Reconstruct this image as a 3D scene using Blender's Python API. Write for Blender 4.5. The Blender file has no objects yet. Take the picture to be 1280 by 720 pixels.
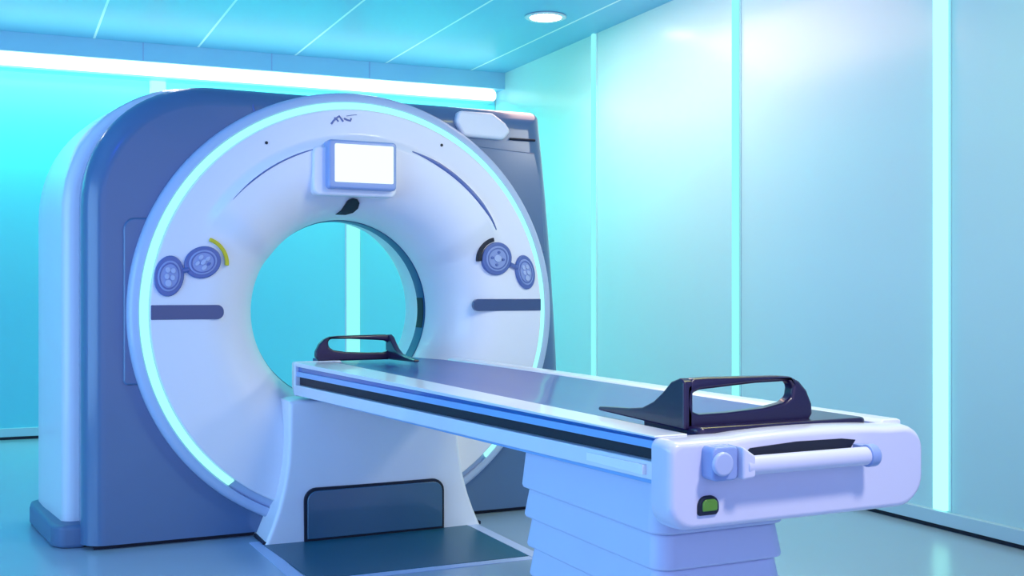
import bpy, bmesh, math, random
from math import sin, cos, pi, radians, sqrt
from mathutils import Vector, Matrix
random.seed(4)
scn = bpy.context.scene
COL = scn.collection

# ------------------------------------------------------------------ camera frame (used to place things on planes)
F = 1353.0; YAW = radians(25.3); HZ = 365.0; CAMZ = 1.1
DX, DY = sin(YAW), cos(YAW); RX, RY = cos(YAW), -sin(YAW)
def ray(u, v):
    a = (u-640)/F
    return DX+RX*a, DY+RY*a, (HZ-v)/F
def at_y(u, v, Y):
    x, y, z = ray(u, v); t = Y/y
    return Vector((x*t, Y, CAMZ+z*t))

# ------------------------------------------------------------------ materials
def lin(c):
    return tuple((x/255/12.92) if x/255 <= .04045 else ((x/255+.055)/1.055)**2.4 for x in c)+(1,)
def mat(name, rgb, rough=.4, metal=0, coat=0, emit=None, es=0, noise=0, nscale=6, bump=0, spec=.5, coat_rough=.05):
    m = bpy.data.materials.new(name); m.use_nodes = True
    nt = m.node_tree; b = nt.nodes['Principled BSDF']
    c = lin(rgb)
    b.inputs['Base Color'].default_value = c
    b.inputs['Roughness'].default_value = rough
    b.inputs['Metallic'].default_value = metal
    b.inputs['Coat Weight'].default_value = coat
    b.inputs['Coat Roughness'].default_value = coat_rough
    b.inputs['Specular IOR Level'].default_value = spec
    if emit:
        b.inputs['Emission Color'].default_value = emit+(1,)
        b.inputs['Emission Strength'].default_value = es
    tc = nt.nodes.new('ShaderNodeTexCoord')
    n = nt.nodes.new('ShaderNodeTexNoise'); n.inputs['Scale'].default_value = nscale; n.inputs['Detail'].default_value = 4
    nt.links.new(tc.outputs['Object'], n.inputs['Vector'])
    if noise or True:
        mix = nt.nodes.new('ShaderNodeMix'); mix.data_type = 'RGBA'
        k = 1-(noise or .03)
        mix.inputs[6].default_value = c
        mix.inputs[7].default_value = (c[0]*k, c[1]*k, c[2]*k, 1)
        nt.links.new(n.outputs['Fac'], mix.inputs[0]); nt.links.new(mix.outputs[2], b.inputs['Base Color'])
    if bump:
        bp = nt.nodes.new('ShaderNodeBump'); bp.inputs['Strength'].default_value = bump; bp.inputs['Distance'].default_value = .002
        nt.links.new(n.outputs['Fac'], bp.inputs['Height']); nt.links.new(bp.outputs['Normal'], b.inputs['Normal'])
    return m
def emis(name, rgb, s):
    m = bpy.data.materials.new(name); m.use_nodes = True; nt = m.node_tree
    nt.nodes.clear(); e = nt.nodes.new('ShaderNodeEmission'); o = nt.nodes.new('ShaderNodeOutputMaterial')
    e.inputs[0].default_value = rgb+(1,); e.inputs[1].default_value = s
    nt.links.new(e.outputs[0], o.inputs[0]); return m

M = {}
M['shell'] = mat('white moulded shell', (226, 232, 244), .35, coat=.3)
M['housing'] = mat('glossy slate blue housing', (86, 116, 156), .3, coat=.6, coat_rough=.14)
M['cover'] = mat('white scanner cover', (248, 246, 254), .38, coat=.25)
M['rim'] = mat('pale grey blue rim', (190, 204, 234), .35, coat=.4)
M['ring_light'] = emis('ring light', (.36, 1.0, .95), 1.15)
M['plinth'] = mat('slate plinth', (92, 118, 156), .45)
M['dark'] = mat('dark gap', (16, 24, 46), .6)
M['navy'] = mat('navy bore ring', (18, 60, 128), .4, coat=.15)
M['black'] = mat('black plastic', (36, 22, 62), .3, coat=.3)
M['slot'] = mat('smoked window', (66, 84, 128), .25, coat=.6)
M['panel'] = mat('smoked foot panel', (64, 104, 132), .2, coat=.8)
M['screen'] = emis('screen glow', (.84, 1.0, .98), 1.1)
M['bezel'] = mat('display bezel', (150, 172, 222), .35, coat=.3)
M['ctl'] = mat('control pad', (92, 112, 176), .3, coat=.4)
M['ctl2'] = mat('control key', (184, 196, 232), .3, coat=.4)
M['ctl3'] = mat('control face', (150, 166, 216), .3, coat=.4)
M['yellow'] = mat('yellow accent', (226, 206, 30), .4)
M['steel'] = mat('brushed metal', (180, 190, 210), .25, metal=.9)
M['rail'] = mat('white table rail', (236, 238, 250), .3, coat=.4)
M['label'] = mat('bright white patch', (252, 252, 255), .4)
M['blue'] = mat('blue rail groove', (28, 92, 180), .3, coat=.5)
M['lightblue'] = mat('light blue rail strip', (138, 184, 242), .3, coat=.3)
M['cradle'] = mat('glossy indigo cradle', (54, 58, 150), .32, coat=.3, coat_rough=.08, spec=.35)
M['bellows'] = mat('column cover', (206, 216, 246), .45)
M['plate'] = mat('end cover', (222, 222, 244), .32, coat=.4)
M['badge'] = mat('green badge', (96, 150, 40), .3, coat=.5)
M['teal'] = mat('teal floor vinyl', (36, 104, 128), .35, noise=.08)
M['tape'] = mat('white floor tape', (196, 212, 246), .4)
M['base'] = mat('pale baseboard', (180, 214, 230), .35)

# walls: frosted glass cladding, glossy
def wallmat(name, rgb, rough, coat):
    m = mat(name, rgb, rough, coat=coat, coat_rough=.2, noise=.02, nscale=1.5)
    return m
M['wall_r'] = wallmat('frosted right cladding', (188, 226, 236), .45, .5)
M['wall_b'] = wallmat('frosted back cladding', (110, 214, 236), .5, .25)
M['soffit'] = mat('soffit paint', (150, 200, 236), .5)
M['strip'] = emis('vertical light strip', (.36, 1.0, .93), 1.5)
M['strip_mid'] = emis('dimmer light strip', (.30, 1.0, .93), 1.0)
M['strip_far'] = emis('dim light strip', (.30, 1.0, 1.0), .95)
M['cove'] = emis('cove tube', (.7, 1.0, .98), 2.2)
M['lamp'] = emis('downlight glow', (1.0, .93, .95), 22)
M['lampring'] = mat('downlight ring', (225, 232, 245), .4)

def ceiling_mat():
    m = mat('ceiling panels', (120, 196, 232), .45, coat=.2, coat_rough=.2)
    nt = m.node_tree; b = nt.nodes['Principled BSDF']
    tc = nt.nodes.new('ShaderNodeTexCoord'); sp = nt.nodes.new('ShaderNodeSeparateXYZ')
    nt.links.new(tc.outputs['Object'], sp.inputs[0])
    def M_(op, a, b_=None):
        n = nt.nodes.new('ShaderNodeMath'); n.operation = op
        for i, q in enumerate((a, b_)):
            if q is None: continue
            if isinstance(q, (int, float)): n.inputs[i].default_value = q
            else: nt.links.new(q, n.inputs[i])
        return n.outputs[0]
    fx = M_('FRACT', M_('DIVIDE', M_('SUBTRACT', sp.outputs[0], .62-3.75), .753))
    d = M_('MINIMUM', fx, M_('SUBTRACT', 1.0, fx))
    line = M_('LESS_THAN', d, .011)
    mix = nt.nodes.new('ShaderNodeMix'); mix.data_type = 'RGBA'
    mix.inputs[6].default_value = lin((120, 192, 232)); mix.inputs[7].default_value = lin((240, 250, 255))
    nt.links.new(line, mix.inputs[0]); nt.links.new(mix.outputs[2], b.inputs['Base Color'])
    return m
M['ceiling'] = ceiling_mat()
M['floor'] = mat('blue grey vinyl floor', (164, 190, 212), .28, coat=.5, coat_rough=.18, noise=.06, nscale=2)

# ------------------------------------------------------------------ helpers
def obj(name, bm, m, parent=None, smooth=False, bevel=0, seg=3, angle=35, subsurf=0):
    me = bpy.data.meshes.new(name)
    bmesh.ops.recalc_face_normals(bm, faces=bm.faces)
    bm.to_mesh(me); bm.free()
    o = bpy.data.objects.new(name, me); COL.objects.link(o)
    for mm in (m if isinstance(m, (list, tuple)) else [m]): me.materials.append(mm)
    if bevel:
        b = o.modifiers.new('bevel', 'BEVEL'); b.width = bevel; b.segments = seg; b.limit_method = 'ANGLE'; b.angle_limit = radians(angle)
        b.harden_normals = False
        smooth = True
    if subsurf:
        s = o.modifiers.new('sub', 'SUBSURF'); s.levels = s.render_levels = subsurf; smooth = True
    if smooth:
        for p in me.polygons: p.use_smooth = True
        if not subsurf:
            a = o.modifiers.new('wn', 'WEIGHTED_NORMAL'); a.keep_sharp = True; a.weight = 80
    if parent: 
        o.parent = parent
        o.matrix_parent_inverse = Matrix.Translation(-parent.location) if parent.type == 'EMPTY' else Matrix()
    return o
def sharp(o, deg=40):
    me = o.data
    bm = bmesh.new(); bm.from_mesh(me)
    for e in bm.edges:
        if len(e.link_faces) == 2 and e.calc_face_angle(0) > radians(deg): e.smooth = False
    bm.to_mesh(me); bm.free(); return o
def tag(o, label=None, cat=None, group=None, kind=None):
    if label: o['label'] = label
    if cat: o['category'] = cat
    if group: o['group'] = group
    if kind: o['kind'] = kind
    return o
def thing(name, loc, label, cat, group=None):
    o = bpy.data.objects.new(name, None); COL.objects.link(o); o.location = loc; o.empty_display_size = .1
    return tag(o, label, cat, group)
def box(bm, x0, x1, y0, y1, z0, z1, mi=0):
    vs = [bm.verts.new((x, y, z)) for x in (x0, x1) for y in (y0, y1) for z in (z0, z1)]
    for q in ((0,1,3,2), (4,6,7,5), (0,4,5,1), (2,3,7,6), (0,2,6,4), (1,5,7,3)):
        f = bm.faces.new([vs[i] for i in q]); f.material_index = mi
    return bm
def nbox(*a): return box(bmesh.new(), *a)
def loft(rings, closed=True, cap0=True, cap1=True, bm=None):
    bm = bm or bmesh.new()
    R = [[bm.verts.new(p) for p in r] for r in rings]
    n = len(R[0])
    for a, b in zip(R, R[1:]):
        for i in range(n if closed else n-1):
            j = (i+1) % n
            bm.faces.new((a[i], a[j], b[j], b[i]))
    if cap0: bm.faces.new(R[0])
    if cap1: bm.faces.new(R[-1][::-1])
    return bm
def loft_hole(rings, hole_c, r0, r1):
    """loft with front and rear caps that carry a round hole, joined by nothing (the bore liner lines it)"""
    bm = bmesh.new()
    R = [[bm.verts.new(p) for p in r] for r in rings]
    n = len(R[0])
    for a, b in zip(R, R[1:]):
        for i in range(n):
            j = (i+1) % n; bm.faces.new((a[i], a[j], b[j], b[i]))
    for ring, rr in ((R[0], r0), (R[-1], r1)):
        y = ring[0].co.y
        c = [bm.verts.new((hole_c[0]+rr*cos(t*2*pi/96), y, hole_c[1]+rr*sin(t*2*pi/96))) for t in range(96)]
        ed = [bm.edges.new((c[i], c[(i+1) % 96])) for i in range(96)]
        for i in range(n):
            e = bm.edges.get((ring[i], ring[(i+1) % n])); ed.append(e)
        bmesh.ops.triangle_fill(bm, use_beauty=True, edges=ed)
    return bm
def prism(pts, axis, a0, a1, holes=()):
    """extrude a closed 2-D outline (with holes). axis 'y': pts are (x,z); axis 'x': pts are (y,z); axis 'z': (x,y)"""
    bm = bmesh.new()
    def P(p, a): return {'y': (p[0], a, p[1]), 'x': (a, p[0], p[1]), 'z': (p[0], p[1], a)}[axis]
    loops0, loops1 = [], []
    for lp in [pts]+list(holes):
        loops0.append([bm.verts.new(P(p, a0)) for p in lp]); loops1.append([bm.verts.new(P(p, a1)) for p in lp])
    for L in (loops0, loops1):
        ed = []
        for lp in L:
            for i in range(len(lp)): ed.append(bm.edges.new((lp[i], lp[(i+1) % len(lp)])))
        if holes: bmesh.ops.triangle_fill(bm, use_beauty=True, edges=ed)
        else: bm.faces.new(L[0])
    for A, B in zip(loops0, loops1):
        for i in range(len(A)):
            j = (i+1) % len(A); bm.faces.new((A[i], A[j], B[j], B[i]))
    return bm
def rrect(x0, x1, z0, z1, r, n=6, rs=None):
    rs = rs or (r, r, r, r)   # bl, br, tr, tl
    out = []
    for (cx, cz, a0, rr) in ((x0+rs[0], z0+rs[0], 180, rs[0]), (x1-rs[1], z0+rs[1], 270, rs[1]), (x1-rs[2], z1-rs[2], 0, rs[2]), (x0+rs[3], z1-rs[3], 90, rs[3])):
        for k in range(n+1):
            a = radians(a0+90*k/n); out.append((cx+rr*cos(a), cz+rr*sin(a)))
    return out
def tube(bm, pts, r, n=10, closed=False):
    pts = [Vector(p) for p in pts]; rings = []
    for i, p in enumerate(pts):
        if closed: t = pts[(i+1) % len(pts)]-pts[i-1]
        else: t = pts[min(i+1, len(pts)-1)]-pts[max(i-1, 0)]
        t.normalize(); a = Vector((0, 1, 0)) if abs(t.y) < .8 else Vector((1, 0, 0))
        u = t.cross(a).normalized(); w = t.cross(u)
        rr = r[i] if isinstance(r, (list, tuple)) else r
        rings.append([bm.verts.new(p+u*rr*cos(2*pi*k/n)+w*rr*sin(2*pi*k/n)) for k in range(n)])
    m = len(rings)
    for i in range(m if closed else m-1):
        a, b = rings[i], rings[(i+1) % m]
        for k in range(n): bm.faces.new((a[k], a[(k+1) % n], b[(k+1) % n], b[k]))
    if not closed: bm.faces.new(rings[0][::-1]); bm.faces.new(rings[-1])
    return bm

# ================================================================== ROOM
H = 3.0; WX = 3.96
BL = (-3.0, 9.04); BR = (WX, 8.72)       # back wall line
def backy(x): return BL[1]+(BR[1]-BL[1])*(x-BL[0])/(BR[0]-BL[0])
def bquad(x0, x1, off, thick, z0, z1):
    """box standing off the back wall, towards the room, by off..off+thick"""
    bm = bmesh.new()
    pts = [(x0, backy(x0)-off), (x1, backy(x1)-off), (x1, backy(x1)-off-thick), (x0, backy(x0)-off-thick)]
    lo = [bm.verts.new((p[0], p[1], z0)) for p in pts]; hi = [bm.verts.new((p[0], p[1], z1)) for p in pts]
    bm.faces.new(lo); bm.faces.new(hi[::-1])
    for i in range(4):
        j = (i+1) % 4; bm.faces.new((lo[i], lo[j], hi[j], hi[i]))
    return bm
LX = -3.0; FY = -2.5
tag(obj('floor', nbox(LX-.1, WX+.1, FY-.1, 9.5, -.1, 0), M['floor']), kind='structure')
tag(obj('ceiling', nbox(LX-.1, WX+.1, FY-.1, 9.5, H, H+.1), M['ceiling']), kind='structure')
# right wall: cladding panels separated by the light strips
strips_r = [3.69, 5.24, 6.94]
def wall_right():
    bm = bmesh.new()
    box(bm, WX+.02, WX+.12, FY, 8.9, 0, H)
    ys = [FY, .6, 2.15]+strips_r+[8.72]
    for a, b in zip(ys, ys[1:]): box(bm, WX, WX+.02, a+.001, b-.001, .085, H)
    return bm
tag(obj('wall_right', wall_right(), M['wall_r']), kind='structure')
def wall_back():
    bm = bquad(BL[0], BR[0], -.12, .1, 0, H)
    xs = [BL[0], -2.0, -.44, 1.115, 2.67, BR[0]]
    for a, b in zip(xs, xs[1:]):
        t = bquad(a+.004, b-.004, -.02, .02, .085, H); me = bpy.data.meshes.new('t'); t.to_mesh(me); t.free(); bm.from_mesh(me); bpy.data.meshes.remove(me)
    return bm
tag(obj('wall_back', wall_back(), M['wall_b']), kind='structure')
tag(obj('wall_left', nbox(LX-.1, LX, FY, 9.2, 0, H), M['wall_r']), kind='structure')
# baseboards with a dark shadow gap at the floor
tag(obj('baseboard_right', nbox(WX-.03, WX+.02, FY, 8.70, .022, .085), M['base'], bevel=.003), kind='structure')
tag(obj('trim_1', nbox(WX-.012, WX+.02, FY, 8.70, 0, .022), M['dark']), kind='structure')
tag(obj('baseboard_back', bquad(LX, WX-.03, -.02, .05, .022, .085), M['base'], bevel=.003), kind='structure')
tag(obj('trim_2', bquad(LX, WX-.012, -.02, .035, 0, .022), M['dark']), kind='structure')
# soffit above the cove light
def soffit():
    bm = bquad(LX, WX, 0, .20, 2.86, H)
    return bm
tag(obj('trim_3', soffit(), M['soffit']), kind='structure')
jb = bmesh.new()
for x in (-.2, .98, 1.95, 2.75):
    t = bquad(x, x+.008, .20, .003, 2.862, H); me = bpy.data.meshes.new('t'); t.to_mesh(me); t.free(); jb.from_mesh(me); bpy.data.meshes.remove(me)
tag(obj('trim_4', jb, M['bezel']), kind='structure')

# cove light bar
cl = thing('cove_light_bar', (1, backy(1)-.2, 2.74), 'long glowing white light bar running under the ceiling soffit', 'light')
def cove():
    x0, x1 = LX+.02, 3.90
    sec = rrect(-.055, .055, -.055, .055, .03, 5)
    rings = []
    def R(x, s):
        y = backy(x)-.14
        return [(x, y+p[0]*s, 2.805+p[1]*s) for p in sec]
    rings.append(R(x0, 1)); 
    for k in range(6): rings.append(R(x1-.06+.06*sin(k/5*pi/2), max(.05, cos(k/5*pi/2)) if k else 1))
    return loft(rings)
obj('light_tube', cove(), M['cove'], cl, smooth=True)
obj('mounting_rail', bquad(LX+.02, 3.86, .08, .12, 2.738, 2.750), M['rim'], cl)
# vertical light strips
def vstrip(name, cx, wall, label, w, top, mm='strip'):
    x, y = cx
    e = thing(name, (x, y, .085), label, 'light strip', 'vertical light strips between the wall panels')
    if wall == 'r':
        obj('diffuser', nbox(WX-.03, WX-.004, y-w/2, y+w/2, .088, top-.002), M[mm], e, bevel=.006)
        obj('mounting_channel', nbox(WX-.004, WX, y-w/2-.012, y+w/2+.012, .086, top), M['wall_r'], e)
    else:
        obj('diffuser', bquad(x-w/2, x+w/2, .004, .04, .088, top-.002), M[mm], e, bevel=.006)
        obj('mounting_channel', bquad(x-w/2-.012, x+w/2+.012, 0, .004, .086, top), M['rim'], e)
    return e
vstrip('wall_light_strip', (WX, strips_r[0]), 'r', 'wide bright vertical light strip nearest the camera on the right wall', .075, H)
vstrip('wall_light_strip', (WX, strips_r[1]), 'r', 'vertical light strip on the right wall, rising behind the near black table handle', .045, H, 'strip_mid')
vstrip('wall_light_strip', (WX, strips_r[2]), 'r', 'thin vertical light strip on the right wall, closest to the scanner and the corner', .035, H, 'strip_far')
vstrip('wall_light_strip', (2.67, backy(2.67)), 'b', 'vertical light strip on the back wall, seen through the round scanner bore', .105, 2.855, 'strip_mid')
vstrip('wall_light_strip', (1.115, backy(1.115)), 'b', 'vertical light strip on the back wall, its top showing over the left shoulder of the scanner', .10, 2.855)

# ceiling downlights
def downlight(x, y, label, group=None):
    e = thing('ceiling_downlight', (x, y, H), label, 'ceiling light', group)
    bm = bmesh.new()
    def circ(r, z): return [(x+r*cos(2*pi*k/32), y+r*sin(2*pi*k/32), z) for k in range(32)]
    loft([circ(.105, H-.001), circ(.14, H-.001), circ(.145, H-.006), (circ(.135, H-.012)), circ(.112, H-.012), circ(.105, H-.001)], cap0=False, cap1=False, bm=bm)
    obj('trim_ring', bm, M['lampring'], e, smooth=True)
    obj('lens', loft([circ(.108, H-.009), circ(.108, H-.002)]), M['lamp'], e)
    return e
downlight(3.40, 6.65, 'round white ceiling downlight near the right wall')
for x, y in ((2.14, 6.35), (.77, 6.26), (-.63, 7.5)):
    downlight(x, y, 'round ceiling downlight mirrored as a soft white spot in the right wall', 'downlights mirrored in the right wall')

# ================================================================== GANTRY
GX, GZ = 1.50, 1.01
g = thing('ct_scanner', (GX, 5.2, 0), 'large white and slate blue CT scanner with a round bore and a glowing cyan ring', 'medical scanner')

def outline(xl, xrb, xrt, zt, RL, rr, z0, ins=0, n=18):
    """closed outline, from bottom left going up, over the rounded left shoulder, to the right"""
    p = []
    xl += ins; zt -= ins; xrb -= ins; xrt -= ins
    RL2 = max(RL-ins, .02); r2 = max(rr-ins, .008)
    for k in range(6): p.append((xl, z0+(zt-RL2-z0)*k/6))
    for k in range(n+1):
        a = pi-(pi/2)*k/n
        # superellipse shoulder
        ca, sa = -cos(a), sin(a)
        p.append((xl+RL2-RL2*abs(ca)**.95, zt-RL2+RL2*abs(sa)**.95))
    for k in range(1, 8): p.append((xl+RL2+(xrt-r2-xl-RL2)*k/8, zt))
    for k in range(7):
        a = pi/2-(pi/2)*k/6; p.append((xrt-r2+r2*cos(a), zt-r2+r2*sin(a)))
    for k in range(1, 11):
        t = k/10; z = (zt-r2)*(1-t)+z0*t
        p.append((xrt+(xrb-xrt)*(1-(1-t)**1.8), z))
    return p
# slate blue front housing
def housing():
    args = (.31, 2.625, 2.50, 2.02, .56, .05, .02)
    rings = []
    yf, yb, R = 4.90, 5.09, .10
    for k in range(8):
        a = pi/2*k/7
        rings.append([(x, yf+R-R*sin(a), z) for x, z in outline(*args, ins=R*(1-cos(a)))][::1])
    rings = [[(x, yb, z) for x, z in outline(*args, ins=0)]]+rings
    rings = rings[::-1]  # front first
    return loft_hole(rings, (GX, GZ), .80, .75)
sharp(obj('side_housing', housing(), M['housing'], g, smooth=True), 60)
# white rear shell
def shell():
    rings = []
    R = .05
    for (y, xl, ins) in [(5.085, .245, R), (5.087, .245, R*.6), (5.097, .245, R*.25), (5.115, .24, 0), (5.25, .22, 0), (5.5, .18, 0), (5.65, .165, 0), (5.71, .165, .015), (5.74, .165, .04), (5.76, .165, .08)]:
        rings.append([(x, y, z) for x, z in outline(xl, 2.61, 2.49, 2.035, .60, .06, .085, ins=ins)])
    return loft_hole(rings, (GX, GZ), .75, .60)
sharp(obj('rear_shell', shell(), M['shell'], g, smooth=True), 60)
# plinth
def plinth():
    pl = [(.235, 5.00), (.335, 4.985), (.335, 5.09), (2.57, 5.09), (2.57, 5.70), (.16, 5.72), (.13, 5.68), (.125, 5.6), (.195, 5.06)]
    return prism(pl, 'z', .0, .10)
obj('base_plinth', plinth(), M['plinth'], g, bevel=.02)
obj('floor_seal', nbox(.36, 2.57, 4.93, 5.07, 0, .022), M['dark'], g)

# round front cover: y as a function of radius and angle
YF = 4.80
def sm(a, b, x):
    t = max(0, min(1, (x-a)/(b-a))); return t*t*(3-2*t)
def face_y(r, th):
    """th measured from +x, counter-clockwise"""
    d = math.degrees(th) % 360
    win = sm(25, 36, d)*(1-sm(142, 153, d)) if d < 200 else 0
    y = YF
    y -= .034*win*(1-sm(.765, .815, r))
    # funnel
    if r < .72:
        t = (.72-r)/(.72-.44)
        y += .36*(1-sqrt(max(0, 1-min(1, t)**2.3)))
    return y
def hit(u, v, off=0):
    Y = YF
    for _ in range(30):
        p = at_y(u, v, Y)
        dx, dz = p.x-GX, p.z-GZ
        Y = .5*Y+.5*(face_y(sqrt(dx*dx+dz*dz), math.atan2(dz, dx))-off)
    return at_y(u, v, Y)
def onface(x, z, off=0):
    dx, dz = x-GX, z-GZ
    return Vector((x, face_y(sqrt(dx*dx+dz*dz), math.atan2(dz, dx))-off, z))
RO = 1.015
def front_cover():
    bm = bmesh.new(); N = 288
    radii = [.93, .926, .92, .90, .87, .85, .83]+[.82-.005*k for k in range(13)]+[.74, .72]+[.70-.02*k for k in range(8)]+[.545, .53, .515, .50, .488, .476, .466, .457, .451, .446, .443, .441, .44]
    rings = []
    for i, r in enumerate(radii):
        ring = []
        for k in range(N):
            th = 2*pi*k/N
            y = face_y(r, th) if i > 0 else YF+.01
            if r == .44: y = YF+.36
            ring.append(bm.verts.new((GX+r*cos(th), y, GZ+r*sin(th))))
        rings.append(ring)
    for a, b in zip(rings, rings[1:]):
        for k in range(N): bm.faces.new((a[k], a[(k+1) % N], b[(k+1) % N], b[k]))
    return bm
fc = obj('front_cover', front_cover(), M['cover'], g)
for p in fc.data.polygons: p.use_smooth = True
def revolve(prof, a0=0, a1=360, N=192, bm=None):
    """prof: list of (r, y). full or partial revolution about the bore axis"""
    bm = bm or bmesh.new(); full = abs(a1-a0-360) < 1e-6
    cols = []
    M_ = N if full else N+1
    for k in range(M_):
        th = radians(a0+(a1-a0)*k/N)
        cols.append([bm.verts.new((GX+r*cos(th), y, GZ+r*sin(th))) for r, y in prof])
    for k in range(N):
        a, b = cols[k], cols[(k+1) % M_]
        for i in range(len(prof)-1): bm.faces.new((a[i], a[i+1], b[i+1], b[i]))
    if not full:
        bm.faces.new(cols[0]); bm.faces.new(cols[-1][::-1])
    return bm
rim = obj('cover_rim', revolve([(RO-.03, 4.96), (RO-.008, 4.93), (RO, 4.89), (RO-.002, 4.868), (RO-.010, 4.850), (RO-.024, 4.842), (.970, 4.838), (.967, 4.841), (.967, 4.852), (.931, 4.82), (.929, 4.806)]), M['rim'], g, smooth=True)
sharp(rim, 50)
def rounded(r0, r1, y0, y1, c=.004): return [(r0, y0), (r0, y1+c), (r0+c, y1), (r1-c, y1), (r1, y1+c), (r1, y0), (r0, y0)]
obj('light_ring', revolve([(.965, 4.852), (.965, 4.835), (.960, 4.829), (.938, 4.803), (.933, 4.801), (.932, 4.82)], -48, 232, 220), M['ring_light'], g)
# bore: dark ring then flaring white tunnel
obj('bore_ring', revolve([(.440, 5.13), (.4365, 5.135), (.4365, 5.235), (.444, 5.240)]), M['navy'], g, smooth=True)
obj('bore_sensor', revolve([(.4362, 5.145), (.4335, 5.148), (.4335, 5.228), (.4362, 5.231)], -12, 8, 10), M['dark'], g, smooth=True)
obj('bore_tunnel', revolve([(.441, 5.228), (.443, 5.26), (.45, 5.38), (.485, 5.55), (.54, 5.70), (.60, 5.755), (.605, 5.76)]), M['cover'], g, smooth=True)

def hseam(name, pts2, r, m=None):
    bm = bmesh.new(); tube(bm, pts2, r, 8); return obj(name, bm, m or M['ctl'], g, smooth=True)
# base skirt
def skirt():
    rings = []
    def sec(z):
        t = (z)/.80
        hw = .40+.11*(1-min(1, t*1.6))**2.2 if t < .625 else .40-.02*(t-.625)
        yf = 4.70+.0*t
        return hw, yf
    zs = [.0, .03, .08, .15, .25, .35, .45, .55, .605]
    n = 9
    for z in zs:
        hw, yf = sec(z)
        c = GX+.045; r = .02
        # curve forward at the foot
        yf = 4.715-.02*(1-z/.62)
        ring = [(c-hw, 4.93, z)]
        for k in range(n):
            a = pi+pi/2*k/(n-1); ring.append((c-hw+r+r*cos(a), yf+r+r*sin(a), z))
        for k in range(1, 8): 
            x = c-hw+r+(2*hw-2*r)*k/8; ring.append((x, yf-.012*sin(pi*k/8), z))
        for k in range(n):
            a = -pi/2+pi/2*k/(n-1); ring.append((c+hw-r+r*cos(a), yf+r+r*sin(a), z))
        ring.append((c+hw, 4.93, z))
        rings.append(ring)
    # roll the top back into the cover
    hw = .385; c = GX+.045
    for (z, dy, s) in [(.614, .006, 1), (.618, .02, .995), (.620, .06, .98)]:
        base = rings[8]
        rings.append([(c+(p[0]-c)*s, min(4.93, p[1]+dy), z) for p in base])
    return loft(rings)
sk = sharp(obj('base_skirt', skirt(), M['cover'], g, smooth=True), 50)
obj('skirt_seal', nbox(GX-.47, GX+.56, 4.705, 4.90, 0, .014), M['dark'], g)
# foot panel with dark outline
def on_skirt(p, off): return p
yq = 4.673
fp0, fp1 = 1.218, 1.852
obj('foot_panel_gasket', prism(rrect(fp0-.012, fp1+.012, -.0, .236, .045, rs=(.004, .004, .055, .055)), 'y', yq+.008, yq+.06), M['dark'], g, bevel=.002)
obj('foot_panel', prism(rrect(fp0, fp1, .014, .225, .045, rs=(.004, .004, .045, .045)), 'y', yq-.002, yq+.05), M['panel'], g, bevel=.006)

# display
ds = obj('display_housing', prism(rrect(1.318, 1.640, 1.562, 1.782, .018), 'y', 4.70, 4.80), M['bezel'], g, bevel=.012)
obj('display_mount', prism(rrect(1.262, 1.655, 1.535, 1.755, .03), 'y', 4.745, 4.82), M['cover'], g, bevel=.012)
obj('screen', prism(rrect(1.348, 1.622, 1.592, 1.763, .006), 'y', 4.694, 4.72), M['screen'], ds, bevel=.002)

# control pads
def ellipse(cx, cz, a, b, tilt, n=36):
    t = radians(tilt)
    return [(cx+a*cos(2*pi*k/n)*cos(t)-b*sin(2*pi*k/n)*sin(t), cz+a*cos(2*pi*k/n)*sin(t)+b*sin(2*pi*k/n)*cos(t)) for k in range(n)]
def pad(cx, cz, a, b, tilt, keys, group, dark=True):
    y = face_y(sqrt((cx-GX)**2+(cz-GZ)**2), math.atan2(cz-GZ, cx-GX))
    y = min(y, YF)
    o = obj('control_pad', prism(ellipse(cx, cz, a, b, tilt), 'y', y-.012, y+.03), M['ctl'], g, bevel=.006)
    obj('pad_face', prism(ellipse(cx, cz, a*.76, b*.76, tilt), 'y', y-.016, y), M['ctl3'], o, bevel=.003)
    obj('pad_ring', prism(ellipse(cx, cz, a*.66, b*.66, tilt), 'y', y-.018, y, holes=[ellipse(cx, cz, a*.58, b*.58, tilt)]), M['ctl'], o, bevel=.001)
    for (dx, dz, rr) in keys:
        t = radians(tilt); dx *= .8; dz *= .8; rr *= .85; X = cx+dx*a*cos(t)-dz*b*sin(t); Z = cz+dx*a*sin(t)+dz*b*cos(t)
        obj('key', prism(ellipse(X, Z, rr*a, rr*b*.8, tilt+20, 16), 'y', y-.021, y), M['ctl2' if rr > .12 else 'ctl'], o, bevel=.002)
    return o
K1 = [(-.2, .35, .2), (.25, .35, .2), (-.2, -.05, .2), (.28, -.08, .2), (0, -.45, .26)]
K2 = [(0, 0, .2), (-.38, .1, .18), (.38, .1, .18), (0, .42, .18), (-.1, -.42, .2), (.3, -.3, .13)]
K3 = [(0, 0, .3), (.42, .2, .12), (-.42, -.2, .12), (.2, -.42, .12), (-.2, .44, .12)]
pad(.650, 1.168, .062, .088, -8, K1, 0)
pad(.790, 1.228, .080, .068, 25, K2, 0)
pad(2.185, 1.262, .078, .082, -35, K3, 0)
pad(2.338, 1.198, .052, .085, 12, K1, 0)
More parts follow.
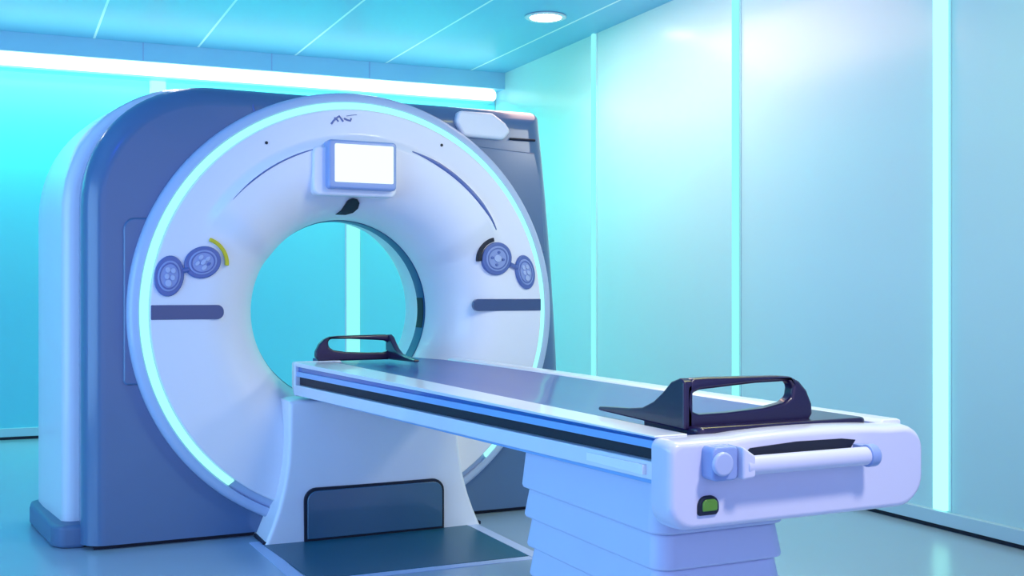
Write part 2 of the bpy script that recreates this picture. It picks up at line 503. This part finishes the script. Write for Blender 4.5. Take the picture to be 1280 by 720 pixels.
# link between the pads
bm = bmesh.new(); tube(bm, [(.705, YF-.006, 1.19), (.73, YF-.006, 1.197)], .012); 
obj('pad_link', bm, M['ctl'], g)
bm = bmesh.new(); tube(bm, [(2.255, YF-.006, 1.235), (2.295, YF-.006, 1.218)], .012); 
obj('pad_link', bm, M['ctl'], g)
def arc(cx, cz, r, a0, a1, w, name, m, n=14):
    bm = bmesh.new()
    outer = [(cx+(r+w)*cos(radians(a0+(a1-a0)*k/n)), cz+(r+w)*sin(radians(a0+(a1-a0)*k/n))) for k in range(n+1)]
    inner = [(cx+r*cos(radians(a0+(a1-a0)*k/n)), cz+r*sin(radians(a0+(a1-a0)*k/n))) for k in range(n+1)]
    
    return obj(name, prism(outer+inner[::-1], 'y', YF-.012, YF+.02), m, g, bevel=.003)
arc(.785, 1.225, .100, -5, 72, .016, 'yellow_accent', M['yellow'])
arc(2.185, 1.262, .084, 100, 188, .020, 'black_accent', M['dark'])
# smoked slot windows
obj('slot_window', prism(rrect(.576, .880, .982, 1.044, .03, rs=(.004, .028, .028, .004)), 'y', YF-.004, YF+.02), M['slot'], g, bevel=.002)
obj('slot_window', prism(rrect(2.062, 2.426, 1.008, 1.066, .028, rs=(.026, .004, .004, .026)), 'y', YF-.004, YF+.02), M['slot'], g, bevel=.002)
# dark line standing in for step shading, right and left of the raised shoulder
def groove(a0, a1, r, w, name, m, off=.001):
    bm = bmesh.new(); n = 60
    pts = []
    for k in range(n+1):
        th = radians(a0+(a1-a0)*k/n); p = (GX+r*cos(th), face_y(r, th)-off, GZ+r*sin(th)); pts.append(p)
    tube(bm, pts, [w*(.25+.75*min(1, 4*min(k/n, 1-k/n))) for k in range(n+1)], 8)
    return obj(name, bm, m, g, smooth=True)
groove(30, 72, .785, .013, 'shoulder_shade_line', M['ctl'], .0)
groove(104, 140, .765, .0035, 'shoulder_shade_line', M['ctl'], .0)
# comma-shaped dark sensor at the bore's top edge
def comma():
    pts = [(420, 268), (427, 263), (431, 257), (435, 250.5), (441, 247.5), (447, 249), (450, 254), (448, 261), (442, 266), (433, 268.5)]
    bm = bmesh.new()
    a = [hit(u, v, .016) for u, v in pts]; b = [hit(u, v, .016)+Vector((0, .04, 0)) for u, v in pts]
    A = [bm.verts.new(p) for p in a]; B = [bm.verts.new(p) for p in b]
    bm.faces.new(A); bm.faces.new(B[::-1])
    for i in range(len(A)): bm.faces.new((A[i], B[i], B[(i+1) % len(A)], A[(i+1) % len(A)]))
    return bm
obj('bore_camera', comma(), M['dark'], g, bevel=.004)
# small scribbled emblem and screws
bm = bmesh.new()
def stroke(pl, r): tube(bm, [hit(u, v, .001) for u, v in pl], r, 6)
stroke([(414, 155), (417, 151), (420, 148), (424, 145), (427, 149), (429, 152)], .0045)
stroke([(418, 147), (421, 149), (423, 152)], .004)
stroke([(430, 148), (434, 150), (438, 151), (439, 148)], .0045)
stroke([(433, 145), (440, 144), (446, 143.5)], .0015)
obj('emblem', bm, M['ctl'], g)
for (u, v) in ((333, 178.5), (552, 181.5)):
    p = hit(u, v)
    obj('screw', prism(ellipse(p.x, p.z, .007, .007, 0, 12), 'y', p.y-.003, p.y+.01), M['dark'], g)
# access panels and seams on the slate housing
yh = 4.90
obj('access_panel', prism(rrect(.475, .95, .70, 1.42, .03, rs=(.02, .02, .02, .05)), 'y', yh-.012, yh+.02), M['housing'], g, bevel=.010)
obj('access_panel', prism([(2.10, 1.60), (2.44, 1.30), (2.50, 1.30), (2.475, 1.66), (2.44, 1.80), (2.10, 1.82), (1.9, 1.82)], 'y', yh-.008, yh+.02), M['housing'], g, bevel=.006)
hseam('housing_seam', [(1.02, yh+.07, 2.005), (1.025, yh+.03, 1.985), (1.03, yh, 1.93), (1.05, yh-.002, 1.86), (1.09, yh-.002, 1.83)], .005)
hseam('housing_seam', [(2.30, yh-.009, 1.865), (2.44, yh-.009, 1.865)], .006, M['dark'])
# pale raised patch on the top right shoulder
obj('pale_patch', prism([(2.04, 1.86), (2.00, 1.93), (2.02, 1.985), (2.20, 1.985), (2.27, 1.94), (2.30, 1.90), (2.26, 1.855)], 'y', yh-.03, yh+.04), M['cover'], g, bevel=.018)

# ================================================================== PATIENT TABLE
t = thing('patient_table', (1.55, 2.4, 0), 'long white motorised patient table with indigo cradle sliding into the scanner bore', 'patient table')
YN, YE = 1.995, 4.84        # near and far ends of the rail
def lerp(a, b, k): return a+(b-a)*k
# heights at near / far
Z = dict(top=(.787, .782), g0=(.782, .763), g1=(.775, .741), l1=(.757, .718), k1=(.731, .681), w1=(.690, .634), u1=(.675, .628))
def rail_piece(x0, x1, za, zb, name, m, bev=.002, y0=YN, y1=YE, **kw):
    bm = bmesh.new()
    def ring(y, k):
        dx = .063*(1-k)-.017*k if x0 < 1.3 else 0
        lo, hi = lerp(Z[zb][0], Z[zb][1], k), lerp(Z[za][0], Z[za][1], k)
        return [(x0+dx, y, lo), (x1, y, lo), (x1, y, hi), (x0+dx, y, hi)]
    k0 = (y0-YN)/(YE-YN); k1 = (y1-YN)/(YE-YN)
    loft([ring(y0, k0), ring(y1, k1)], bm=bm)
    return obj(name, bm, m, t, bevel=bev, **kw)
rl = rail_piece(1.222, 1.372, 'top', 'g0', 'side_rail', M['rail'], .003)
rail_piece(1.234, 1.36, 'g0', 'g1', 'rail_groove', M['blue'], .001)
rail_piece(1.226, 1.36, 'g1', 'l1', 'rail_strip', M['lightblue'], .002)
rail_piece(1.240, 1.36, 'l1', 'k1', 'rail_channel', M['dark'], .001)
rail_piece(1.218, 1.40, 'k1', 'w1', 'lower_rail', M['rail'], .004)
rail_piece(1.242, 1.90, 'w1', 'u1', 'table_underframe', M['lightblue'], .003)
# core beam
def core():
    bm = bmesh.new()
    loft([[(1.36, YN, .68), (1.93, YN, .68), (1.96, YN, .762), (1.36, YN, .762)], [(1.36, 4.80, .635), (1.86, 4.80, .635), (1.88, 4.80, .757), (1.36, 4.80, .757)]], bm=bm)
    return bm
obj('table_frame', core(), M['rail'], t)
# right rail with a small lip
def rrail():
    def ring(y, xo): return [(xo-.07, y, .70), (xo, y, .70), (xo, y, .786), (xo-.012, y, .79), (xo-.055, y, .79), (xo-.07, y, .78)]
    return loft([ring(YN, 2.0), ring(3.6, 2.0), ring(4.4, 1.985), ring(4.74, 1.97)])
obj('side_rail', rrail(), M['rail'], t, bevel=.004)
# end caps at the scanner end
bm = loft([[(1.198, YE-.01, .626), (1.42, YE-.01, .626), (1.42, YE-.01, .786), (1.198, YE-.01, .786)], [(1.205, 4.91, .66), (1.42, 4.91, .66), (1.42, 4.91, .782), (1.205, 4.91, .782)]])
obj('rail_end_cap', bm, M['rail'], t, bevel=.01)
# cradle
def cradle():
    secs = []
    def ring(y, x0, x1, z):
        c = (x0+x1)/2; w = (x1-x0)/2; top = []
        for k in range(17):
            s = -1+2*k/16; top.append((c+w*s, y, z-.012*(1-abs(s)**3)))
        return top+[(x1, y, z-.03), (x0, y, z-.03)]
    for y, x0, x1 in ((2.0, 1.374, 1.928), (2.6, 1.374, 1.928), (3.6, 1.374, 1.926), (4.3, 1.374, 1.91), (4.74, 1.374, 1.88), (4.95, 1.374, 1.82), (5.12, 1.36, 1.78)):
        secs.append(ring(y, x0, x1, .782))
    return loft(secs)
cr = sharp(obj('cradle', cradle(), M['cradle'], t, smooth=True), 40)
obj('cradle_end_pad', prism(rrect(1.405, 1.90, 2.002, 2.24, .02), 'z', .77, .797), M['black'], t, bevel=.008)
# bright white patch on the lower rail, and a screw
obj('rail_patch', prism([(2.02, .700), (2.27, .697), (2.27, .716), (2.02, .722)], 'x', 1.2705, 1.285), M['label'], t)
# lift column
def tier(z0, z1, k):
    d = .010
    xa, xb, ya, yb = 1.345+d*k*.5, 1.715, 2.075+d*k*.3, 2.80-d*k*.6
    def ring(z, o): return [(x, y, z) for x, y in rrect(xa+o, xb-o, ya+o, yb-o, .045, 6)]
    return loft([ring(z1, .012), ring(z1-.006, .006), ring(z0+.008, -.004), ring(z0+.002, -.002), ring(z0, .004)])
zt = [.672, .545, .462, .379, .296, .213, .130, .047]
for k in range(7):
    obj('column_cover', tier(zt[k+1], zt[k]-.001, k), M['bellows'], t, smooth=True)
    if k: pass
obj('column_foot', nbox(1.36, 1.70, 2.10, 2.75, 0, .05), M['plinth'], t, bevel=.01)
obj('column_core', nbox(1.37, 1.69, 2.11, 2.74, .05, .675), M['bellows'], t)
# white end plate
def plate():
    out = []
    P = [(1.245, .63, 0)]
    pts = rrect(1.281, 2.010, .585, .783, .06, 8, rs=(.055, .075, .055, .022))
    # insert the gentle hump in the top edge
    res = []
    for i, p in enumerate(pts):
        res.append(p)
    hump = []
    for k in range(13):
        s = k/12; x = 1.90-(1.90-1.45)*s; hump.append((x, .783+.008*sin(pi*s)**.7))
    top_idx = [i for i, p in enumerate(res) if abs(p[1]-.783) < 1e-6]
    # top edge runs from right corner (end) to left corner (start)
    i0 = top_idx[0]
    res = res[:i0+1]+hump+res[i0+1:]
    # bulge: sections along y
    c = (1.645, .685); rings = []
    def sc(y, ins):
        return [(c[0]+(p[0]-c[0])*(1-ins/.385), y, c[1]+(p[1]-c[1])*(1-ins/.10)) for p in res]
    for y, ins in ((2.005, .004), (2.0, 0), (1.965, 0), (1.948, .002), (1.938, .005), (1.931, .010), (1.928, .018)):
        rings.append(sc(y, ins))
    return loft(rings)
ep = sharp(obj('end_plate', plate(), M['plate'], t, smooth=True), 60)
obj('plate_slot', prism([(1.455, .732), (1.775, .740), (1.79, .758), (1.75, .763), (1.62, .764), (1.49, .757)], 'y', 1.9255, 1.945), M['dark'], ep)
# handle bar
bm = bmesh.new(); tube(bm, [(1.44, 1.885, .727), (1.79, 1.885, .727)], .021, 20)
hb = obj('push_bar', bm, M['plate'], t, bevel=.003)
bm = bmesh.new(); tube(bm, [(1.782, 1.885, .727), (1.806, 1.885, .727), (1.814, 1.885, .727)], [.026, .026, .018], 20)
box(bm, 1.784, 1.808, 1.89, 1.934, .705, .749)
obj('bar_bracket', bm, M['bezel'], hb, bevel=.003)
bm = loft([[(1.428, 1.93, .697), (1.428, 1.870, .699), (1.428, 1.870, .771), (1.428, 1.93, .773)], [(1.458, 1.93, .704), (1.458, 1.864, .704), (1.458, 1.864, .750), (1.458, 1.93, .752)]])
obj('bar_bracket', bm, M['plate'], hb, bevel=.006)
kb = obj('bar_mount', prism(rrect(1.362, 1.430, .697, .771, .014), 'y', 1.888, 1.934), M['bezel'], t, bevel=.006)
obj('release_knob', prism(ellipse(1.384, .735, .026, .026, 0), 'y', 1.876, 1.89), M['ctl2'], kb, bevel=.006)
# green badge
bd = obj('badge', prism(rrect(1.350, 1.404, .620, .662, .02, rs=(.006, .012, .022, .022)), 'y', 1.921, 1.935), M['dark'], ep, bevel=.004)
obj('badge_emblem', prism(rrect(1.359, 1.398, .629, .655, .01, rs=(.003, .006, .012, .012)), 'y', 1.918, 1.925), M['badge'], bd, bevel=.003)

# grab handles
def handle_mesh():
    """local frame: x across the table, y towards the scanner, z up from the cradle"""
    bm = bmesh.new()
    W = .36
    # frame: sections around a loop; outer outline and window
    outer = [(0, 0), (W-.01, 0), (W+.006, .02), (W+.004, .045), (W-.012, .078), (W-.034, .100), (W-.06, .112), (W-.10, .115), (.06, .118), (.02, .117), (.004, .104), (0, .085)]
    hole = [(.016, .055), (.020, .042), (.040, .034), (.12, .035), (.22, .040), (.28, .050), (.302, .064), (.306, .088), (.296, .101), (.20, .100), (.04, .090), (.020, .083)]
    a = prism(outer, 'y', -.018, .018, holes=[hole]); me = bpy.data.meshes.new('t'); a.to_mesh(me); a.free(); bm.from_mesh(me); bpy.data.meshes.remove(me)
    return bm
def web_mesh(x0, x1, L, low=False):
    if low: return prism([(-.018, .0), (L, .004), (L, .014), (.12, .03), (.08, .05), (.04, .075), (.0, .095), (-.018, .095)], 'x', x0, x1)
    pr = [(-.018, .0), (L, .008), (L, .018), (.20*L/.37+.02, .028), (.16, .036), (.11, .055), (.07, .080), (.035, .107), (.0, .118), (-.018, .110)]
    return prism(pr, 'x', x0, x1)
def grab(x, y, z, rot, label=None):
    h = obj('grab_handle', handle_mesh(), M['black'], t, bevel=.008)
    w1 = obj('handle_wing', web_mesh(-.006, .020, .37), M['black'], h, bevel=.006)
    w1.matrix_parent_inverse = Matrix()
    h.matrix_parent_inverse = Matrix.Translation(-t.location)
    h.location = (x, y, z); h.rotation_euler = (0, 0, rot)
    return h
grab(1.400, 2.06, .787, 0)
hf = grab(1.665, 4.86, .783, pi)
bpy.context.view_layer.update()

# ================================================================== FLOOR MARKINGS
def flat(name, pts, z, m, label, cat, group=None):
    return tag(obj(name, prism(pts, 'z', .0005, z), m), label, cat, group)
flat('floor_mat', [(1.075, 4.06), (1.985, 4.04), (1.985, 4.695), (1.03, 4.695)], .004, M['teal'], 'dark teal rectangular floor mat in front of the scanner foot panel', 'floor mat')
g2 = 'white tape lines around the teal floor area'
flat('floor_tape', [(1.03, 3.2), (1.085, 3.2), (1.04, 4.78), (.985, 4.78)], .003, M['tape'], 'white tape line on the floor, left edge of the teal mat', 'floor tape', g2)
flat('floor_tape', [(1.99, 3.3), (2.04, 3.3), (2.04, 4.80), (1.99, 4.80)], .003, M['tape'], 'white tape line on the floor, right edge of the teal mat', 'floor tape', g2)
flat('floor_tape', [(1.09, 4.005), (1.985, 3.985), (1.985, 4.035), (1.08, 4.055)], .003, M['tape'], 'white tape line across the floor, edge of the teal mat nearest the camera', 'floor tape', g2)

# ================================================================== LIGHT
def area(name, loc, rot, size, power, col, sy=None, spread=180):
    l = bpy.data.lights.new(name, 'AREA'); l.energy = power; l.color = col; l.size = size
    if sy: l.shape = 'RECTANGLE'; l.size_y = sy
    l.spread = radians(spread)
    o = bpy.data.objects.new(name, l); COL.objects.link(o); o.location = loc; o.rotation_euler = [radians(a) for a in rot]
    return o
def spot(name, loc, target, power, col, ang=70, blend=.8, r=.08):
    l = bpy.data.lights.new(name, 'SPOT'); l.energy = power; l.color = col; l.spot_size = radians(ang); l.spot_blend = blend; l.shadow_soft_size = r
    o = bpy.data.objects.new(name, l); COL.objects.link(o); o.location = loc
    o.rotation_euler = (Vector(target)-Vector(loc)).to_track_quat('-Z', 'Y').to_euler(); return o
LV = {
 'cove_wash': (13.69, 68.40, 44.35),
 'cove_uplight': (4.55, 6.63, 5.24),
 'fill_corner': (2.00, 5.33, 0.00),
 'downlight': (15.59, 54.54, 52.33),
 'wallwash': (28.77, 17.81, 13.50),
 'fill_front': (26.98, 25.54, 6.49),
 'blue_wash': (32.87, 61.96, 99.53),
 'fill_right': (53.97, 53.30, 48.94),
 'fill_scanner': (75.00, 75.00, 66.00),
 'fill_table': (77.49, 82.13, 86.99),
 'fill_left': (0.00, 0.00, 23.38),
 'fill_end': (197.96, 183.23, 172.14),
 'world': (0.73, 0.74, 1.41),
}
def lv(k):
    c = LV[k]; m = max(max(c), 1e-6); return m, tuple(x/m for x in c)
def area2(k, loc, rot, size, sy=None):
    e, c = lv(k); return area(k, loc, rot, size, e, c, sy)
area2('cove_wash', (.5, backy(.5)-.30, 2.72), (18, 0, -2.6), 6.6, .1)
area2('cove_uplight', (.5, backy(.5)-.7, 2.60), (165, 0, -2.6), 6.4, .1)
area2('fill_corner', (2.9, 7.4, 2.6), (0, -50, 0), .3, 2.0)  # unseen fill added to tint the right wall towards the corner
e, c = lv('downlight'); spot('downlight', (3.40, 6.65, 2.97), (3.5, 6.7, 0), e, c, 130)
area2('wallwash', (3.0, 5.6, 2.78), (0, -20, 0), .8, 1.8)
area2('fill_front', (2.6, 2.4, 2.96), (0, 0, 0), 1.2, .6)  # added fill at ceiling height, no light panel modelled there
area2('blue_wash', (-2.8, 3.0, 1.3), (0, -90, 0), 2.2, 4.0)
w = bpy.data.worlds.new('room ambience'); scn.world = w; w.use_nodes = True
for k, lo, tg, an in (('fill_scanner', (2.6, 1.6, 2.9), (1.75, 4.85, 1.45), 34), ('fill_table', (2.2, 2.6, 2.93), (1.55, 3.1, .8), 75), ('fill_right', (3.7, 2.3, 2.3), (1.9, 4.75, .7), 55), ('fill_left', (-.6, 2.2, 2.9), (.9, 4.9, 1.6), 50), ('fill_end', (1.7, .3, 2.9), (1.6, 1.95, .7), 45)):  # unseen fill spots added to brighten the scanner and table
    e, c = lv(k); spot(k, lo, tg, e, c, an, 1.0, .18)
e, c = lv('world')
bg = w.node_tree.nodes['Background']; bg.inputs[0].default_value = c+(1,); bg.inputs[1].default_value = e

# ================================================================== CAMERA
cd = bpy.data.cameras.new('camera'); cam = bpy.data.objects.new('camera', cd); COL.objects.link(cam)
cd.sensor_fit = 'HORIZONTAL'; cd.sensor_width = 36; cd.lens = F*36/1280; cd.clip_start = .05
cd.shift_y = (HZ-360)/1280
cam.location = (0, 0, CAMZ); cam.rotation_euler = (radians(90), 0, -YAW)
scn.camera = cam
vs = scn.view_settings; vs.view_transform = 'Standard'; vs.look = 'None'; vs.gamma = 1; vs.use_curve_mapping = False; vs.exposure = 0.08
